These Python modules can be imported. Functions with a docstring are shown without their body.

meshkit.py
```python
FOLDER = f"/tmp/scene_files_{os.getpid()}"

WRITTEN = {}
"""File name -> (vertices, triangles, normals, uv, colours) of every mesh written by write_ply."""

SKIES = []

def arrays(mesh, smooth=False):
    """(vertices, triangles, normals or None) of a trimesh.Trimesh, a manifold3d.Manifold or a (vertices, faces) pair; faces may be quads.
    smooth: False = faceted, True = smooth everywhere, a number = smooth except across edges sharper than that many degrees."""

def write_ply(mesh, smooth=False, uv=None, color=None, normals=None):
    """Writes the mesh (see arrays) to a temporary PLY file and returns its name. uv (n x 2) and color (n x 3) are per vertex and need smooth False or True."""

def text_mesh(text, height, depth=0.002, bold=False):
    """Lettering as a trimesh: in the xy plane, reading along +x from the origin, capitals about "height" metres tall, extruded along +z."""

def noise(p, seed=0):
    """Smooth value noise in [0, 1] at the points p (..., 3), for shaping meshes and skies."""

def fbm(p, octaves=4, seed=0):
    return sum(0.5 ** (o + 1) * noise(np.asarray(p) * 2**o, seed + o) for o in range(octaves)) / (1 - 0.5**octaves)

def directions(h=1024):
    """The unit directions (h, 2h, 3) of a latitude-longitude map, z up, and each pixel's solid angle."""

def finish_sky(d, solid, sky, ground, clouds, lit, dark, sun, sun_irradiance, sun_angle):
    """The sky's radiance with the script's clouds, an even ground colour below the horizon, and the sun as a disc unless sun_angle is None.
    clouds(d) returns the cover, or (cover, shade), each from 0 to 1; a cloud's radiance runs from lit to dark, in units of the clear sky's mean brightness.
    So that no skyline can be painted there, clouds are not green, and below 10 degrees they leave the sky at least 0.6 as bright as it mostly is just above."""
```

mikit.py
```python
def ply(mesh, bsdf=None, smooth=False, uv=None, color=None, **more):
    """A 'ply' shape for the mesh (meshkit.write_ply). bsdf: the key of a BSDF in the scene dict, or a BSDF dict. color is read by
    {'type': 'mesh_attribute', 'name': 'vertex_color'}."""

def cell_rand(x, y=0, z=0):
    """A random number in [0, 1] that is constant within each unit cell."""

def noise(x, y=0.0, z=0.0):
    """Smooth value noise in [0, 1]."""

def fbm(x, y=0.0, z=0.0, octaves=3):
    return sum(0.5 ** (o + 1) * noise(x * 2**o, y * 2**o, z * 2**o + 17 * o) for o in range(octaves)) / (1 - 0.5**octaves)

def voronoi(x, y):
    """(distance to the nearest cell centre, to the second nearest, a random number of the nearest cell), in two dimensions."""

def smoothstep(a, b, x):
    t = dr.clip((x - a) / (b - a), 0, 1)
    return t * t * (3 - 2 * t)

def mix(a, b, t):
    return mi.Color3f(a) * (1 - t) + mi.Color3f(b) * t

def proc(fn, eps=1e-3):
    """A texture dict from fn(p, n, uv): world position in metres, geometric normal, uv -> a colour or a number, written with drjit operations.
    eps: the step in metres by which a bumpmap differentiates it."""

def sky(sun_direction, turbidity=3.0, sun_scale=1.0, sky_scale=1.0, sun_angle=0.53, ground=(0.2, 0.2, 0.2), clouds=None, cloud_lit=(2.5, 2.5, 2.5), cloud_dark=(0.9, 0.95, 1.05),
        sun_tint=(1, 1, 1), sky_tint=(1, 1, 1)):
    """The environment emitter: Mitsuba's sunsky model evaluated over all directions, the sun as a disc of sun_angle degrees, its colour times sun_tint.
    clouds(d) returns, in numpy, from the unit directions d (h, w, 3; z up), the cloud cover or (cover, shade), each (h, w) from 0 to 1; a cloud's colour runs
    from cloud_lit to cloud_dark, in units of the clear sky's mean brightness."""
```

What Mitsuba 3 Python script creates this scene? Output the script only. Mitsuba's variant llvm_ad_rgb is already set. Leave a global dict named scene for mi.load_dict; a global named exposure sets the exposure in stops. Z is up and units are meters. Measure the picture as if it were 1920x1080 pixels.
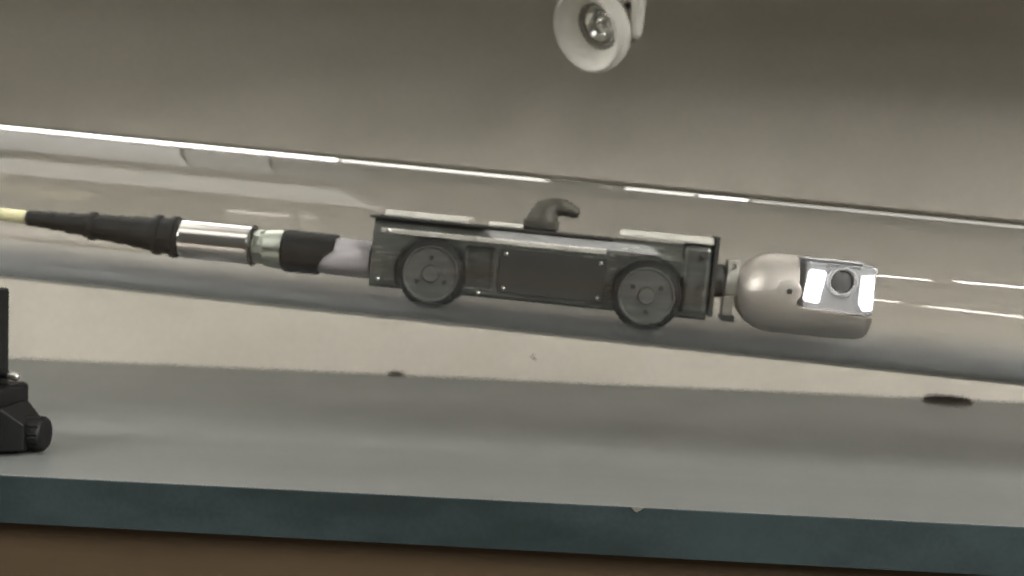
import math, random
import numpy as np, trimesh, mitsuba as mi, manifold3d as m3
import drjit as dr
import mikit, meshkit
from mikit import proc, noise, fbm, mix, smoothstep
T = mi.ScalarTransform4f
random.seed(7); rng = np.random.default_rng(7)
scene, labels = {}, {}

# ------------------------------------------------------------------ camera, lights, exposure
def camera():
    yaw, pitch, roll = (math.radians(a) for a in (4.0559, 3.5911, 1.9522))
    f = np.array([-math.sin(yaw) * math.cos(pitch), math.cos(yaw) * math.cos(pitch), -math.sin(pitch)])
    r = np.cross(f, [0, 0, 1]); r /= np.linalg.norm(r); u = np.cross(r, f)
    up = -r * math.sin(roll) + u * math.cos(roll)
    o = np.array([0, -1.55, 0.30])
    return {'type': 'thinlens', 'fov': 2 * math.degrees(math.atan(960 / 2318)), 'fov_axis': 'x',
            'to_world': T().look_at(origin=o.tolist(), target=(o + f).tolist(), up=up.tolist()),
            'aperture_radius': 0.006, 'focus_distance': 1.22, 'near_clip': 0.05, 'far_clip': 60.0}
scene['camera'] = camera()
exposure = 0.8
scene['ambient'] = {'type': 'constant', 'radiance': {'type': 'rgb', 'value': [0.045, 0.045, 0.042]}}

def lamp(key, label, origin, target, su, sv, rad, up=(0, 1, 0), m=0.018):
    """A lamp: a flat housing with a lit diffuser on the side that faces the target."""
    place = T().look_at(origin=list(origin), target=list(target), up=list(up))
    scene[key + '__diffuser'] = {'type': 'rectangle', 'to_world': place @ T().translate([0, 0, 0.003]) @ T().scale([su, sv, 1]),
                                 'emitter': {'type': 'area', 'radiance': {'type': 'rgb', 'value': list(rad)}}, 'bsdf': {'type': 'diffuse', 'reflectance': {'type': 'rgb', 'value': [0.7, 0.7, 0.7]}}}
    scene[key + '__housing'] = {'type': 'cube', 'to_world': place @ T().translate([0, 0, -0.03]) @ T().scale([su + m, sv + m, 0.03]),
                                'bsdf': {'type': 'diffuse', 'reflectance': {'type': 'rgb', 'value': [0.6, 0.6, 0.6]}}}
    labels[key] = {'label': label, 'category': 'lamp'}
WARM = np.array([1.0, 0.975, 0.92])
lamp('ceiling_panel', 'wide dim ceiling light over the left end of the pipe', (-2.05, -0.8, 1.75), (-2.05, -0.8, 0), 1.5, 0.75, WARM * 0.9)
for i, (x0, x1, r) in enumerate(((-1.66, -0.60, 0.85), (-0.594, -0.47, 0.45), (-0.464, -0.33, 0.2))):
    lamp('glow_tile' + (f'_{i:03d}' if i else ''), ('long soft light tile under the left end of the overhead shelf', 'short faint light tile beside the long tile under the shelf', 'short, faintest light tile nearest the middle of the shelf')[i],
         ((x0 + x1) / 2, -0.02, 0.66), ((x0 + x1) / 2, -0.27, 0.227), 0.12, (x1 - x0) / 2, WARM * r, up=(1, 0, 0), m=0.002)
lamp('soft_lamp', 'broad faint lamp behind and above the camera', (-0.05, -2.6, 1.36), (-0.10, 0.626, 0.43), 0.28, 0.30, WARM * 2.0, up=(0, 0, 1))
lamp('small_lamp', 'small bright lamp behind the camera', (1.02, -2.6, 1.12), (0.35, 0, 0.25), 0.085, 0.04, WARM * 14, up=(0, 0, 1))
lamp('room_lamp', 'tall slanted room lamp in front on the right', (2.75, -1.7, 2.15), (0.1, 0.6, 0.2), 0.6, 1.0, WARM * 13.5, up=(0, 0, 1))
lamp('room_lamp_001', 'tall slanted room lamp in front on the left', (-2.9, -1.7, 2.15), (-0.4, 0.6, 0.2), 0.6, 1.0, WARM * 11, up=(0, 0, 1))
lamp('wall_lamp', 'long lamp behind the camera on the right', (2.25, -2.6, 1.45), (0.35, 0, 0.3), 1.05, 0.07, WARM * 12, up=(0, 0, 1))
for i, (x0, x1, h, r) in enumerate(((-2.6, -0.412, 0.05, 5.0), (-0.405, 0.168, 0.030, 2.6), (0.175, 0.255, 0.024, 5.0), (0.262, 1.3, 0.024, 1.4))):
    lamp('shelf_lamp' + (f'_{i:03d}' if i else ''), ('wide lamp under the left end of the overhead shelf', 'narrow lamp in the middle under the overhead shelf', 'short bright lamp under the overhead shelf',
         'dim lamp under the right end of the overhead shelf')[i], ((x0 + x1) / 2, 0.31, 0.69), ((x0 + x1) / 2, -0.09, 0.39), h, (x1 - x0) / 2, WARM * r, up=(1, 0, 0), m=0.002)

# ------------------------------------------------------------------ materials
def rgb(*v): return {'type': 'rgb', 'value': list(v)}
def two(d): return {'type': 'twosided', 'bsdf': d}
def pr(color, rough=0.5, metal=0.0, **k):
    return two({'type': 'principled', 'base_color': color if isinstance(color, dict) else rgb(*color), 'roughness': rough, 'metallic': metal, **k})
M = {}
def mat(key, d): scene['mat_' + key] = d; M[key] = 'mat_' + key; return 'mat_' + key

def wall_col(p, n, uv):
    t = fbm(p.x * 9, p.z * 9, 3.1, 3)
    s = fbm(p.x * 160, p.z * 160, 1.0, 2)
    c = mix((0.605, 0.568, 0.495), (0.665, 0.615, 0.55), t)
    return c * (0.965 + 0.07 * s)
def wall_bump(p, n, uv): return fbm(p.x * 220, p.z * 220, 0.0, 3) * 0.0006
mat('wall', two({'type': 'bumpmap', 'arbitrary': proc(wall_bump), 'bsdf': {'type': 'principled', 'base_color': proc(wall_col), 'roughness': 0.6, 'specular': 0.3}}))
def top_col(p, n, uv):
    a = fbm(p.x * 6, p.y * 6, 0.4, 3); g = noise(p.x * 420, p.y * 420, 2.0)
    st = fbm(p.x * 3 + 8, p.y * 40, 1.0, 3)
    return mix((0.117, 0.124, 0.119), (0.142, 0.149, 0.145), a) * (0.95 + 0.05 * g + 0.05 * st)
def top_rough(p, n, uv): return 0.34 + 0.16 * fbm(p.x * 14, p.y * 14, 1.7, 3)
mat('countertop', two({'type': 'principled', 'base_color': proc(top_col), 'roughness': proc(top_rough), 'specular': 0.5}))
def teal_col(p, n, uv):
    a = fbm(p.x * 12, p.z * 30, 0.2, 3); g = noise(p.x * 300, p.z * 300, 0)
    return mix((0.010, 0.019, 0.020), (0.033, 0.054, 0.057), smoothstep(0.25, 0.75, fbm(p.x * 7, p.z * 16, 0.2, 4)) * 0.7 + 0.3 * a) * (0.94 + 0.12 * g)
mat('edge', pr(proc(teal_col), 0.5))
def wood_col(p, n, uv):
    w = fbm(p.x * 1.6, p.z * 30 + 1.2 * noise(p.x * 3, p.z * 4, 0), 2.0, 4)
    return mix((0.052, 0.035, 0.018), (0.110, 0.075, 0.042), w)
mat('wood', pr(proc(wood_col), 0.5))
mat('floor', pr((0.10, 0.075, 0.05), 0.6))
mat('acrylic', {'type': 'dielectric', 'int_ior': 1.49, 'ext_ior': 1.0, 'specular_transmittance': rgb(0.985, 0.985, 0.98)})
def brushed(a, b, sx=0.0):
    def f(p, n, uv): return mix(a, b, fbm(p.x * 26, p.y * 90, p.z * 160, 3))
    return proc(f)
def rough_var(lo, hi):
    def f(p, n, uv): return lo + (hi - lo) * fbm(p.x * 60, p.y * 60, p.z * 60, 3)
    return proc(f)
mat('steel', pr(brushed((0.84, 0.81, 0.78), (0.92, 0.90, 0.87)), rough_var(0.14, 0.24), 1.0))
mat('coupling', pr(brushed((0.50, 0.54, 0.48), (0.62, 0.65, 0.58)), rough_var(0.28, 0.42), 1.0))
mat('shell', pr(brushed((0.70, 0.66, 0.61), (0.80, 0.755, 0.71)), rough_var(0.38, 0.50), 0.62))
def body_col(p, n, uv):
    c = mix((0.13, 0.138, 0.125), (0.205, 0.212, 0.196), fbm(p.x * 26, p.y * 90, p.z * 160, 3))
    scuff = smoothstep(0.63, 0.72, fbm(p.x * 70, p.y * 70, p.z * 300, 3)) * smoothstep(0.45, 0.6, fbm(p.x * 18, p.y * 18, p.z * 18 + 4, 2))
    grime = smoothstep(0.5, 0.68, fbm(p.x * 34 + 9, p.y * 34, p.z * 40, 4))
    return mix(mix(c, (0.10, 0.095, 0.08), 0.55 * grime), (0.38, 0.38, 0.36), 0.7 * scuff)
mat('body_metal', pr(proc(body_col), rough_var(0.30, 0.5), 0.8))
mat('light_metal', pr(brushed((0.62, 0.62, 0.57), (0.74, 0.73, 0.68)), rough_var(0.3, 0.5), 0.2))
mat('dark_metal', pr((0.06, 0.06, 0.055), 0.45, 0.5))
mat('hub', pr(brushed((0.105, 0.108, 0.103), (0.185, 0.19, 0.18)), rough_var(0.35, 0.55), 0.6))
mat('lever', pr(brushed((0.060, 0.058, 0.047), (0.090, 0.086, 0.070)), 0.5, 0.3))
mat('rubber', pr((0.010, 0.010, 0.0095), 0.65, specular=0.35))
mat('rubber_grey', pr((0.013, 0.0125, 0.011), 0.65, specular=0.35))
mat('lilac', pr((0.42, 0.40, 0.43), 0.45))
mat('cable', pr((0.84, 0.81, 0.50), 0.40))
mat('camera_grey', pr((0.50, 0.51, 0.535), 0.38, 0.3))
mat('pale_grey', pr((0.64, 0.65, 0.67), 0.35, 0.2))
mat('lens', pr((0.15, 0.15, 0.155), 0.2))
mat('black', pr((0.006, 0.006, 0.0065), 0.55, specular=0.3))
mat('bolt', pr((0.70, 0.68, 0.64), 0.25, 1.0))
mat('lamp_white', pr((0.86, 0.85, 0.79), 0.4))
mat('lamp_body', pr((0.30, 0.28, 0.25), 0.45, 0.4))
mat('lamp_inner', pr((0.32, 0.32, 0.28), 0.4))
mat('reflector', pr((0.85, 0.85, 0.82), 0.18, 1.0))
mat('clear', {'type': 'thindielectric', 'int_ior': 1.49})
mat('disc_dark', pr((0.008, 0.007, 0.006), 0.8, specular=0.1))
mat('disc_body', pr((0.055, 0.046, 0.034), 0.7, specular=0.2))
mat('chip', pr((0.16, 0.16, 0.14), 0.8))

# ------------------------------------------------------------------ mesh helpers
def arr(m):
    if isinstance(m, m3.Manifold):
        q = m.to_mesh(); return trimesh.Trimesh(q.vert_properties[:, :3], q.tri_verts, process=False)
    return m
def man(t): return m3.Manifold(m3.Mesh(np.asarray(t.vertices, np.float32), np.asarray(t.faces, np.uint32)))
def cat(*ms): return trimesh.util.concatenate([arr(m) for m in ms])
def rbox(x0, x1, y0, y1, z0, z1, r=0.002, seg=12):
    """A box with rounded edges."""
    s = m3.Manifold.sphere(r, seg)
    return m3.Manifold.batch_hull([s.translate((x, y, z)) for x in (x0 + r, x1 - r) for y in (y0 + r, y1 - r) for z in (z0 + r, z1 - r)])
def rev_u(profile, cu=0.0, cw=0.0, cv=0.0, seg=64):
    """Solid of revolution about the u axis (first coordinate) from (u, r) pairs."""
    p = np.array([(max(r, 0.0), u) for u, r in profile])
    m = trimesh.creation.revolve(p, sections=seg)
    v = m.vertices.copy(); m.vertices = np.stack([v[:, 2] + cu, v[:, 1] + cw, -v[:, 0] + cv], 1)
    m.fix_normals(); return m
def rev_w(profile, cu=0.0, cw=0.0, cv=0.0, seg=48):
    p = np.array([(max(r, 0.0), u) for u, r in profile])
    m = trimesh.creation.revolve(p, sections=seg)
    v = m.vertices.copy(); m.vertices = np.stack([v[:, 0] + cu, v[:, 2] + cw, -v[:, 1] + cv], 1)
    m.fix_normals(); return m
def rev_z(profile, seg=64):
    m = trimesh.creation.revolve(np.array([(max(r, 0.0), u) for u, r in profile]), sections=seg); m.fix_normals(); return m
def capsule_path(pts, r):
    """A bent rod: hulls of spheres along the points; r may vary."""
    r = np.broadcast_to(r, (len(pts),)); s = [m3.Manifold.sphere(float(q), 20).translate(tuple(p)) for p, q in zip(pts, r)]
    return m3.Manifold.batch_boolean([m3.Manifold.batch_hull([a, b]) for a, b in zip(s, s[1:])], m3.OpType.Add)
def add(key, mesh, m, world=None, smooth=35, **k):
    e = mikit.ply(arr(mesh), M[m], smooth=smooth, **k)
    if world is not None: e['to_world'] = world
    scene[key] = e
def tag(key, label, cat_=None, **k):
    labels[key] = {'label': label, **({'category': cat_} if cat_ else {}), **k}

# ------------------------------------------------------------------ the place
YF, YB = -0.2887, 0.6258      # front and back edge of the counter top
wall = trimesh.creation.box((6.0, 0.08, 2.6)); wall.apply_translation((0, YB + 0.04 + 0.0005, 0.45))
add('wall', wall, 'wall', smooth=False); labels['wall'] = {'label': 'beige painted wall behind the clear pipe', 'kind': 'structure'}
fl = trimesh.creation.box((10, 10, 0.02)); fl.apply_translation((0, -2, -0.87)); add('floor', fl, 'floor', smooth=False)
labels['floor'] = {'label': 'brown floor in front of the counter', 'kind': 'structure'}

tag('counter', 'grey counter with dark teal front edge on a brown base under the clear pipe', 'counter')
add('counter__top', rbox(-2.6, 2.6, YF + 0.003, YB + 0.012, -0.012, 0.0, 0.0015), 'countertop')
def edge_band():
    b = rbox(-2.6, 2.6, YF, YF + 0.0028, -0.052, -0.0008, 0.0008)
    return b
add('counter__edge_band', edge_band(), 'edge'); tag('counter__edge_band', 'dark teal edge band')
add('counter__base_panel', rbox(-2.55, 2.55, YF + 0.02, YB - 0.01, -0.85, -0.0525, 0.002), 'wood'); tag('counter__base_panel', 'brown base panel')

add('overhead_shelf', rbox(-2.6, 2.6, -0.25, YB - 0.001, 0.745, 0.79, 0.003), 'lamp_white'); tag('overhead_shelf', 'shelf on the wall above the picture that the spotlight hangs from', 'shelf')

# ------------------------------------------------------------------ the clear pipe; local axes u (along), w (back), v (up)
D = np.array([0.99797813, -0.00470841, -0.06338358]); BK = np.array([4.69894108e-03, 9.99988915e-01, -2.98439117e-04]); UP = np.array([0.06338428, 0.0, 0.99798919])
UP = np.cross(D, BK); A = np.array([0, -0.01302694, 0.24149234])
L = np.eye(4); L[:3, 0], L[:3, 1], L[:3, 2], L[:3, 3] = D, BK, UP, A
LOC = T(L.tolist())
def tube(u0, u1, ro, ri, seg=192):
    a = np.arange(seg) * 2 * np.pi / seg; c, s = np.cos(a), np.sin(a); v, f = [], []
    us = np.linspace(u0, u1, 9)
    bev = 0.0008
    ring = [(u0, ri), (u0, ro - bev), (u0 + bev, ro)] + [(u, ro) for u in us[1:-1]] + [(u1 - bev, ro), (u1, ro - bev), (u1, ri)] + [(u, ri) for u in us[::-1][1:-1]]
    for u, r in ring: v.append(np.stack([np.full(seg, u), r * c, r * s], 1))
    n = len(ring)
    for i in range(n):
        j = (i + 1) % n
        for k in range(seg):
            q = (k + 1) % seg; f += [[i * seg + k, i * seg + q, j * seg + q], [i * seg + k, j * seg + q, j * seg + k]]
    m = trimesh.Trimesh(np.vstack(v), f, process=False)
    if m.volume < 0: m.invert()
    return m
RO, RI = 0.100, 0.0945
add('clear_pipe', tube(-1.25, 1.3, RO, RI), 'acrylic', LOC, smooth=40)
tag('clear_pipe', 'long clear acrylic pipe sloping down to the right over the grey counter', 'pipe')

# grey residue along the bottom of the pipe: a crescent of murky matter, thickest at the very bottom
def residue(u0=-1.24, u1=1.29, r=RI - 0.0002, t0=0.0066, n=48):
    th = np.radians(np.linspace(-44, 56, n + 1)); q = (np.degrees(th) - 10) / np.where(th < math.radians(10), 54, 46)
    t = t0 * (1 - q * q)
    outer = np.stack([r * np.sin(th), -r * np.cos(th)], 1); inner = np.stack([(r - t) * np.sin(th), -(r - t) * np.cos(th)], 1)[1:-1][::-1]
    from shapely.geometry import Polygon
    m = trimesh.creation.extrude_polygon(Polygon(np.vstack([outer, inner])), u1 - u0, engine='earcut'); v = m.vertices.copy()
    m.vertices = np.stack([v[:, 2] + u0, v[:, 0], v[:, 1]], 1); m.fix_normals(); return m
scene['murk'] = {'type': 'homogeneous', 'albedo': {'type': 'rgb', 'value': [0.50, 0.515, 0.535]}, 'sigma_t': 185.0}
mat('residue', {'type': 'null'})
add('residue', residue(), 'residue', LOC, smooth=False, interior={'type': 'ref', 'id': 'murk'})
tag('residue', 'murky grey residue along the bottom of the clear pipe', 'residue')

# ------------------------------------------------------------------ tether cable with its connector
tag('tether_cable', 'yellow cable with black strain relief and silver connector behind the crawler', 'cable')
cp = [(-1.2, 0, -0.030), (-1.05, 0, -0.022), (-0.92, 0, -0.0185), (-0.80, 0, -0.0175), (-0.725, 0, -0.0185)]
add('tether_cable__sheath', capsule_path(cp, 0.0083), 'cable', LOC); tag('tether_cable__sheath', 'pale yellow cable sheath')
def boot():
    st = [(-0.734, 0.0098), (-0.72, 0.0103), (-0.70, 0.0112), (-0.68, 0.0125), (-0.66, 0.014), (-0.645, 0.0155), (-0.62, 0.0172), (-0.60, 0.0182), (-0.58, 0.0205), (-0.56, 0.0222), (-0.545, 0.0235), (-0.5305, 0.0242)]
    cen = lambda u: -0.0185 + (u + 0.734) / (0.734 - 0.53) * (-0.0245 + 0.0185)
    segs = []
    for (a, ra), (b, rb) in zip(st, st[1:]):
        s = rev_u([(a, 0), (a, ra), (b, rb), (b, 0)], cv=(cen(a) + cen(b)) / 2, seg=40); segs.append(man(s))
    for c, r, h in ((-0.648, 0.0185, 0.006), (-0.562, 0.0255, 0.006), (-0.540, 0.0265, 0.005)):
        segs.append(man(rev_u([(c - h, 0), (c - h, r - 0.004), (c - h * .5, r), (c + h * .5, r), (c + h, r - 0.004), (c + h, 0)], cv=cen(c), seg=40)))
    for c in np.linspace(-0.70, -0.59, 6):
        r = np.interp(c, [q[0] for q in st], [q[1] for q in st]) + 0.0007
        segs.append(man(rev_u([(c - .004, 0), (c - .003, r), (c + .003, r), (c + .004, 0)], cv=cen(c), seg=40)))
    return m3.Manifold.batch_boolean(segs, m3.OpType.Add)
add('tether_cable__strain_relief', boot(), 'rubber_grey', LOC, smooth=50); tag('tether_cable__strain_relief', 'black ribbed strain relief boot')
CV = -0.025
add('tether_cable__connector', rev_u([(-0.530, 0), (-0.530, 0.0232), (-0.528, 0.0246), (-0.4415, 0.0246), (-0.4395, 0.0232), (-0.4395, 0)], cv=CV), 'steel', LOC)
tag('tether_cable__connector', 'polished silver connector sleeve')
add('tether_cable__collar', rev_u([(-0.4395, 0), (-0.4395, 0.0255), (-0.4380, 0.0262), (-0.4365, 0.0255), (-0.4365, 0)], cv=CV), 'dark_metal', LOC)
def coup():
    m = man(rev_u([(-0.4365, 0), (-0.4365, 0.0205), (-0.434, 0.0222), (-0.425, 0.0226), (-0.405, 0.0250), (-0.398, 0.0252), (-0.398, 0)], cv=CV - 0.001, seg=64))
    cut = m3.Manifold.cube((0.014, 0.08, 0.02), True).translate((-0.428, 0, CV + 0.029))
    for a in range(6): m = m - cut.translate((0, 0, -CV)).rotate((a * 60 + 20, 0, 0)).translate((0, 0, CV))
    return m
add('tether_cable__coupling', coup(), 'coupling', LOC); tag('tether_cable__coupling', 'greenish silver coupling nut')

# ------------------------------------------------------------------ the crawler
CR = 'inspection_crawler'
tag(CR, 'grey metal wheeled inspection crawler with a round camera head inside the clear pipe', 'robot')
P = lambda n: f'{CR}__{n}'
# tail: black ring with a scooped front, and the pale barrel that leaves it
tail = man(rev_u([(-0.3975, 0), (-0.3975, 0.0235), (-0.394, 0.0268), (-0.331, 0.0262), (-0.331, 0)], cv=CV - 0.002, seg=72))
scoop = m3.Manifold.cylinder(0.2, 0.052, 0.052, 96, True).rotate((90, 0, 0)).scale((1.0, 1, 1)).translate((-0.3015, 0, -0.062))
add(P('tail_ring'), tail - scoop, 'rubber', LOC); tag(P('tail_ring'), 'black rubber ring at the tail')
add(P('tail_barrel'), rev_u([(-0.360, 0), (-0.3595, 0.012), (-0.353, 0.0205), (-0.343, 0.0236), (-0.285, 0.0240), (-0.285, 0)], cv=CV - 0.003), 'lilac', LOC)
tag(P('tail_barrel'), 'pale lilac grey barrel between ring and body')
# chassis: chamfered upper edges, dark flanks
BL, BR, BW = -0.281, 0.137, 0.032
def prism(poly, u0, u1):
    """(w, v) outline extruded along u."""
    from shapely.geometry import Polygon
    m = trimesh.creation.extrude_polygon(Polygon(poly), u1 - u0, engine='earcut'); v = m.vertices.copy()
    m.vertices = np.stack([v[:, 2] + u0, v[:, 0], v[:, 1]], 1); m.fix_normals(); return m
sec = [(-BW + .004, -0.058), (BW - .004, -0.058), (BW, -0.054), (BW, 0.010), (BW - .006, 0.024), (BW - .006, 0.0295), (-BW + .006, 0.0295), (-BW + .006, 0.024), (-BW, 0.010), (-BW, -0.054)]
ch = man(prism(sec, BL, BR - 0.004))
for u in (-0.2035, 0.059):      # wheel wells
    for s in (-1, 1): ch = ch - m3.Manifold.cylinder(0.03, 0.047, 0.047, 64, True).rotate((90, 0, 0)).translate((u, s * 0.044, -0.034))
ch = ch - rbox(-0.165, -0.128, -0.05, -0.026, -0.050, 0.004, 0.003)     # recess in the near flank
add(P('chassis'), ch, 'body_metal', LOC, smooth=25)
add(P('flank_panel'), rbox(-0.122, 0.008, -BW - 0.0022, -BW + 0.001, -0.050, 0.004, 0.001), 'dark_metal', LOC)
add(P('flank_rail'), rbox(-0.272, 0.006, -BW - 0.0012, -BW + 0.004, 0.0085, 0.0155, 0.001), 'light_metal', LOC)
for i, (u, v) in enumerate(((-0.262, 0.012), (-0.152, 0.012), (-0.040, 0.012), (-0.115, -0.044), (0.001, -0.044), (-0.115, -0.002), (0.001, -0.002), (-0.270, -0.048), (-0.145, -0.053))):
    add(P('screw') + (f'_{i:03d}' if i else ''), rev_w([(-BW - 0.0036, 0), (-BW - 0.0036, 0.0012), (-BW - 0.0026, 0.0024), (-BW + 0.001, 0.0026), (-BW + 0.001, 0)], cu=u, cv=v, seg=16), 'bolt', LOC)
def cover(u0, u1, v0=0.0298, h=0.008):
    s = [(-0.036, v0), (0.036, v0), (0.036, v0 + .002), (0.029, v0 + h), (-0.029, v0 + h), (-0.036, v0 + .002)]
    return prism(s, u0, u1)
add(P('cover_edge'), rbox(-0.285, 0.012, -0.0375, 0.0375, 0.0262, 0.0297, 0.001), 'dark_metal', LOC); tag(P('cover_edge'), 'dark rim under the top covers')
add(P('top_cover'), cover(-0.268, -0.165), 'light_metal', LOC, smooth=False); tag(P('top_cover'), 'pale top cover at the rear')
add(P('top_cover_001'), cover(-0.140, -0.098, h=0.0055), 'light_metal', LOC, smooth=False)
add(P('top_cover_002'), cover(0.020, 0.1335, 0.033, 0.009), 'light_metal', LOC, smooth=False); tag(P('top_cover_002'), 'pale top cover at the front')
# front gearbox: round-cornered upright block and dark end plate
gb = rbox(0.098, 0.1345, -0.035, 0.035, -0.0545, 0.0325, 0.009, 24)
add(P('front_block'), gb, 'body_metal', LOC)
for i, v in enumerate((0.020, -0.018)):
    k = P('front_bolt') + ('' if not i else '_001')
    add(k, rev_w([(-0.0385, 0), (-0.0385, 0.004), (-0.034, 0.0045), (-0.034, 0)], cu=0.124, cv=v, seg=24), 'bolt', LOC)
add(P('front_plate'), rbox(0.1350, 0.1405, -0.036, 0.036, -0.053, 0.044, 0.0015), 'dark_metal', LOC); tag(P('front_plate'), 'dark upright plate at the front')
add(P('front_hub'), rev_u([(0.1405, 0), (0.1405, 0.021), (0.150, 0.0205), (0.1525, 0.018), (0.1525, 0)], cv=-0.010), 'dark_metal', LOC)
# wheels
def wheel(key, u, side, v=-0.0345, R=0.0425):
    s = side
    tyre = rev_w([(s * 0.034, 0.033), (s * 0.033, R - 0.001), (s * 0.036, R), (s * 0.044, R - 0.0015), (s * 0.0485, R - 0.006), (s * 0.0490, 0.0345), (s * 0.034, 0.033)], u, 0, v, 72)
    add(key, tyre, 'rubber', LOC, smooth=40)
    hub = rev_w([(s * 0.0355, 0), (s * 0.0355, 0.0348), (s * 0.0480, 0.0345), (s * 0.0485, 0.0325), (s * 0.0465, 0.031), (s * 0.0465, 0.011), (s * 0.0500, 0.0095), (s * 0.0500, 0)], u, 0, v, 64)
    add(key + '__hub', hub, 'hub', LOC, smooth=30)
    for j, a in enumerate((-88, 32, 152) if u > 0 else (-148, -28, 92)):
        h = rev_w([(s * 0.0460, 0), (s * 0.0460, 0.0030), (s * 0.0478, 0.0028), (s * 0.0478, 0)], u + 0.0195 * math.cos(math.radians(a)), 0, v + 0.0195 * math.sin(math.radians(a)), 16)
        add(key + '__bolt' + ('' if not j else f'_{j:03d}'), h, 'dark_metal', LOC)
n = 0
for u in (-0.2035, 0.059):
    for s in (-1, 1):
        wheel(P('wheel') + ('' if not n else f'_{n:03d}'), u, s); n += 1
# lifting lever on the roof
lev = capsule_path([(-0.0775, 0, 0.040), (-0.0740, 0, 0.052), (-0.0660, 0, 0.0595), (-0.0550, 0, 0.0610), (-0.0450, 0, 0.0590), (-0.0385, 0, 0.0565)], [0.0195, 0.0165, 0.0120, 0.0105, 0.0090, 0.0075])
add(P('roof_lever'), lev + rbox(-0.0995, -0.0560, -0.017, 0.017, 0.0298, 0.0440, 0.004), 'lever', LOC); tag(P('roof_lever'), 'dark bent lever on the roof')
# neck bracket between body and head
br = rbox(0.1535, 0.1695, -0.016, 0.016, -0.026, 0.0175, 0.002) - m3.Manifold.cylinder(0.05, 0.0040, 0.0040, 24, True).rotate((90, 0, 0)).translate((0.1612, 0, 0.0095))
add(P('neck_bracket'), br, 'light_metal', LOC); tag(P('neck_bracket'), 'pale bracket with a round hole behind the head')
add(P('neck_foot'), rbox(0.1530, 0.1655, -0.018, 0.018, -0.0505, -0.0265, 0.0015), 'light_metal', LOC)
add(P('neck_pad'), rbox(0.1520, 0.1690, -0.020, 0.020, -0.0575, -0.0505, 0.002), 'dark_metal', LOC)
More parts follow.
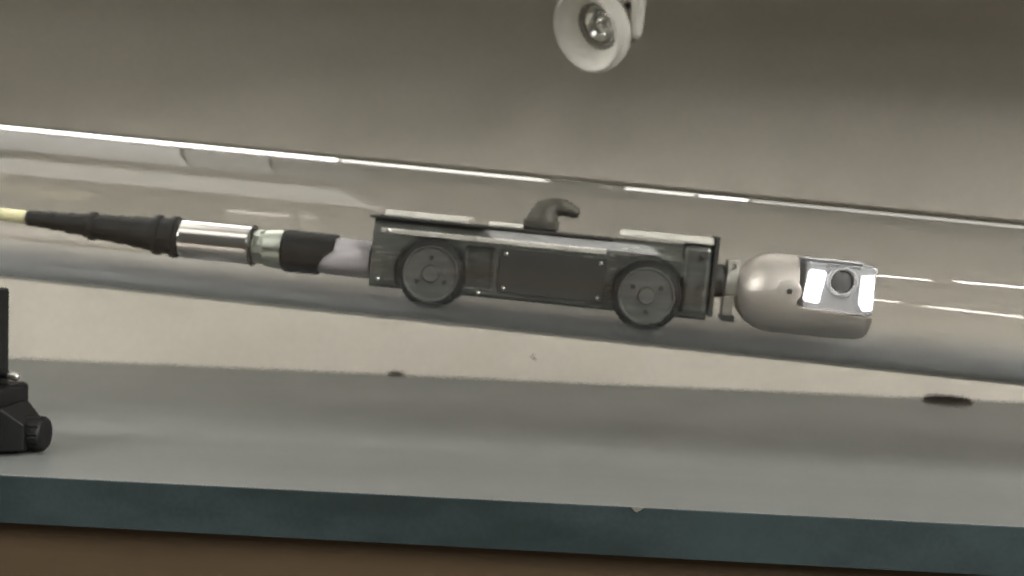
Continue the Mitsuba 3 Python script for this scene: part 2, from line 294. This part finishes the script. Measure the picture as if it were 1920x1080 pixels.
# camera head
HV = -0.0175
prof = [(0.1690, 0), (0.1690, 0.020), (0.1700, 0.0235), (0.1745, 0.030), (0.1830, 0.0385), (0.1930, 0.0445), (0.2050, 0.0480), (0.2180, 0.0490), (0.2900, 0.0486), (0.3160, 0.0474), (0.3250, 0.0450), (0.3290, 0.0410), (0.3300, 0.036), (0.3300, 0)]
shell = man(rev_u(prof, cv=HV, seg=96))
cut = m3.Manifold.batch_hull([m3.Manifold.sphere(0.004, 16).translate((u, w, v)) for w in (-0.08, 0.08) for u, v in ((0.2425, 0.06), (0.2412, -0.0255), (0.36, -0.0325), (0.36, 0.06))])
shell = shell - cut
add(P('camera_head'), shell, 'shell', LOC, smooth=40); tag(P('camera_head'), 'rounded silver camera head shell')
H = lambda n: P('camera_head') + '__' + n
add(H('pivot_cap'), rev_w([(-0.0495, 0), (-0.0495, 0.0115), (-0.0485, 0.0145), (-0.040, 0.0150), (-0.040, 0)], cu=0.2265, cv=-0.012), 'shell', LOC)
add(H('pivot_screw'), rev_w([(-0.0510, 0), (-0.0510, 0.0032), (-0.0490, 0.0034), (-0.0490, 0)], cu=0.2265, cv=-0.012, seg=20), 'dark_metal', LOC)
cb = rbox(0.2455, 0.3285, -0.0400, 0.0400, -0.0330, 0.0268, 0.005, 24)
cb = cb - m3.Manifold.cylinder(0.02, 0.0160, 0.0160, 48, True).rotate((90, 0, 0)).translate((0.2885, -0.0385, 0.0050))
cb = cb - rbox(0.2660, 0.3080, -0.06, -0.0365, 0.0205, 0.0240, 0.0012)
add(H('camera_block'), cb, 'camera_grey', LOC, smooth=30)
add(H('lens_ring'), rev_w([(-0.0405, 0.0138), (-0.0415, 0.0150), (-0.0415, 0.0178), (-0.0400, 0.0186), (-0.0360, 0.0186), (-0.0360, 0.0138), (-0.0405, 0.0138)], cu=0.2885, cv=0.0050), 'pale_grey', LOC)
add(H('lens'), rev_w([(-0.0385, 0), (-0.0383, 0.006), (-0.0375, 0.011), (-0.0360, 0.0139), (-0.030, 0.0139), (-0.030, 0)], cu=0.2885, cv=0.0050), 'lens', LOC)
add(H('top_lip'), rbox(0.2420, 0.3120, -0.0400, 0.0300, 0.0270, 0.0300, 0.0012), 'pale_grey', LOC)
def led(key, corners, w):
    sp = m3.Manifold.sphere(0.0038, 24).scale((1, 1.3, 1))
    add(key, m3.Manifold.batch_hull([sp.translate((u, w, v)) for u, v in corners]), 'pale_grey', LOC)
    scene[key]['emitter'] = {'type': 'area', 'radiance': rgb(1.5, 1.5, 1.49)}
led(H('light_bar'), ((0.2515, 0.0125), (0.2645, 0.0120), (0.2480, -0.0180), (0.2600, -0.0195)), -0.0402)
led(H('light_bar_001'), ((0.3135, 0.0110), (0.3215, 0.0120), (0.3135, -0.0180), (0.3175, -0.0235), (0.3225, -0.0225)), -0.0402)
tag(H('light_bar'), 'lit white light bar left of the lens'); tag(H('light_bar_001'), 'lit white light bar right of the lens')

# ------------------------------------------------------------------ spotlight hanging before the wall
SP = 'spotlight'
tag(SP, 'white round spotlight hanging at the top of the picture before the wall', 'spotlight')
c = np.array([-0.0317, 0.2, 0.5523]); nrm = np.array([-0.59, -0.68, -0.43]); nrm /= np.linalg.norm(nrm)
x = np.cross([0, 0, 1.0], nrm); x /= np.linalg.norm(x); y = np.cross(nrm, x)
S = np.eye(4); S[:3, 0], S[:3, 1], S[:3, 2], S[:3, 3] = x, y, nrm, c
SPW = T(S.tolist())
RL = 0.0608
add(SP + '__rim', rev_z([(-0.028, RL - 0.010), (-0.024, RL - 0.002), (-0.011, RL), (-0.001, RL - 0.0008), (0.003, RL - 0.004), (0.002, RL - 0.009), (-0.011, RL - 0.020), (-0.025, RL - 0.0265), (-0.028, RL - 0.010)]), 'lamp_white', SPW, smooth=50)
add(SP + '__baffle', rev_z([(-0.0255, RL - 0.0275), (-0.034, RL - 0.032), (-0.036, RL - 0.032), (-0.036, RL - 0.025), (-0.0255, RL - 0.0270), (-0.0255, RL - 0.0275)]), 'lamp_inner', SPW)
add(SP + '__reflector', rev_z([(-0.034, 0.0285), (-0.046, 0.020), (-0.052, 0.006), (-0.0525, 0), (-0.0535, 0), (-0.053, 0.006), (-0.047, 0.021), (-0.035, 0.0288), (-0.034, 0.0285)]), 'reflector', SPW, smooth=50)
add(SP + '__bulb', rev_z([(-0.0525, 0), (-0.0525, 0.0175), (-0.044, 0.0185), (-0.036, 0.0160), (-0.0305, 0.0105), (-0.0280, 0.004), (-0.0277, 0)]), 'reflector', SPW, smooth=50)
body = man(rev_z([(-0.0275, 0), (-0.0275, RL - 0.0115), (-0.037, RL - 0.014), (-0.041, RL - 0.0165), (-0.080, RL - 0.0185), (-0.088, RL - 0.026), (-0.094, 0)]))
body = body - man(rev_z([(-0.0565, 0), (-0.0565, 0.0292), (-0.0260, 0.0292), (-0.0260, 0)]))
for a in np.arange(16) * 22.5:
    body = body - rbox(0.0295, 0.070, -0.0052, 0.0052, -0.066, -0.045, 0.002).rotate((0, 0, float(a)))
add(SP + '__body', body, 'lamp_body', SPW, smooth=30); tag(SP + '__body', 'grey slotted lamp body behind the rim')
add(SP + '__core', rev_z([(-0.090, 0), (-0.090, 0.0285), (-0.0575, 0.0285), (-0.0575, 0)]), 'black', SPW)
AX, AZ = 0.0368, 0.5525
arm = capsule_path([(AX, 0.20, AZ), (AX + 0.0006, 0.20, AZ + 0.025), (AX + 0.006, 0.20, AZ + 0.08), (AX + 0.008, 0.20, 0.7435)], [0.0085, 0.0100, 0.0105, 0.0105])
add(SP + '__bracket', arm + capsule_path([(AX, 0.20, AZ + 0.045), (AX - 0.030, 0.232, AZ + 0.055)], 0.006), 'lamp_white'); tag(SP + '__bracket', 'white hanging bracket')

# ------------------------------------------------------------------ black stand at the left
ST = 'pipe_stand'
tag(ST, 'black stand with a round knob at the left edge of the counter', 'stand')
post = rbox(-0.735, -0.6935, -0.190, -0.140, 0.05, 0.189, 0.004)
add(ST + '__post', post, 'black')
add(ST + '__base', rbox(-0.86, -0.6800, -0.215, -0.115, 0.0005, 0.075, 0.006), 'black')
add(ST + '__foot', m3.Manifold.batch_hull([rbox(-0.70, -0.672, -0.20, -0.13, 0.004, 0.055, 0.004), rbox(-0.66, -0.652, -0.19, -0.14, 0.004, 0.037, 0.003)]), 'black')
kn = man(rev_u([(-0.664, 0), (-0.664, 0.0185), (-0.6615, 0.0205), (-0.640, 0.0205), (-0.637, 0.018), (-0.637, 0)], cw=-0.165, cv=0.0215, seg=48))
for a in range(0, 360, 30):
    t = math.radians(a); kn = kn - m3.Manifold.cylinder(0.06, 0.0022, 0.0022, 12, True).rotate((0, 90, 0)).translate((-0.65, -0.165 + 0.0215 * math.cos(t), 0.0215 + 0.0215 * math.sin(t)))
add(ST + '__knob', kn, 'black'); tag(ST + '__knob', 'black round knob')
add(ST + '__lever', capsule_path([(-0.73, -0.165, 0.100), (-0.70, -0.165, 0.0925), (-0.682, -0.165, 0.0885)], 0.0050), 'black')
add(ST + '__lever_tip', capsule_path([(-0.681, -0.165, 0.0882), (-0.674, -0.165, 0.0872)], 0.0052), 'bolt'); tag(ST + '__lever_tip', 'shiny tip of the lever')
add(ST + '__saddle', m3.Manifold.batch_hull([rbox(-1.05, -0.91, -0.16, 0.10, 0.150, 0.178, 0.004)]) , 'black')

# ------------------------------------------------------------------ small things
tag('cable_cap', 'flat dark round cap at the back of the counter on the right', 'cap')
DC = T().translate([0.5975, 0.5840, 0.0005])
add('cable_cap__rim', rev_z([(0.0, 0.0385), (0.0, 0.0405), (0.0040, 0.0405), (0.0052, 0.0395), (0.0052, 0.0385), (0.0, 0.0385)]), 'disc_body', DC)
add('cable_cap__lid', rev_z([(0.0, 0), (0.0, 0.0383), (0.0058, 0.0383), (0.0066, 0.037), (0.0066, 0)]), 'disc_dark', DC)
def crumb(s, seed):
    m = trimesh.creation.icosphere(2, 1.0); v = m.vertices
    m.vertices = v * np.array(s) * (0.75 + 0.5 * meshkit.noise(v * 2.1 + 5, seed))[:, None]; return m
add('crumb', crumb((0.014, 0.006, 0.0042), 3), 'disc_body', T().translate([-0.355, 0.612, 0.0036])); tag('crumb', 'small brown crumb against the wall left of centre', 'crumb')

def edge_chip():
    pts = np.array([(0.0415, 0, 0.0002), (0.0535, 0, -0.0002), (0.0470, 0, -0.0046), (0.0450, 0, -0.0040), (0.0512, 0, -0.0020)])
    return m3.Manifold.batch_hull([m3.Manifold.sphere(0.0007, 8).translate((x, YF - 0.0006 + dy, z)) for x, _, z in pts for dy in (0, 0.0006)])
add('counter__chip', edge_chip(), 'chip'); tag('counter__chip', 'small pale chip on the front edge')

add('wall__scuff', capsule_path([(-0.1145, YB + 0.0004, 0.0470), (-0.1115, YB + 0.0004, 0.0410), (-0.1100, YB + 0.0004, 0.0355)], [0.0008, 0.0012, 0.0008]), 'disc_body'); tag('wall__scuff', 'short thin scuff mark low on the wall')
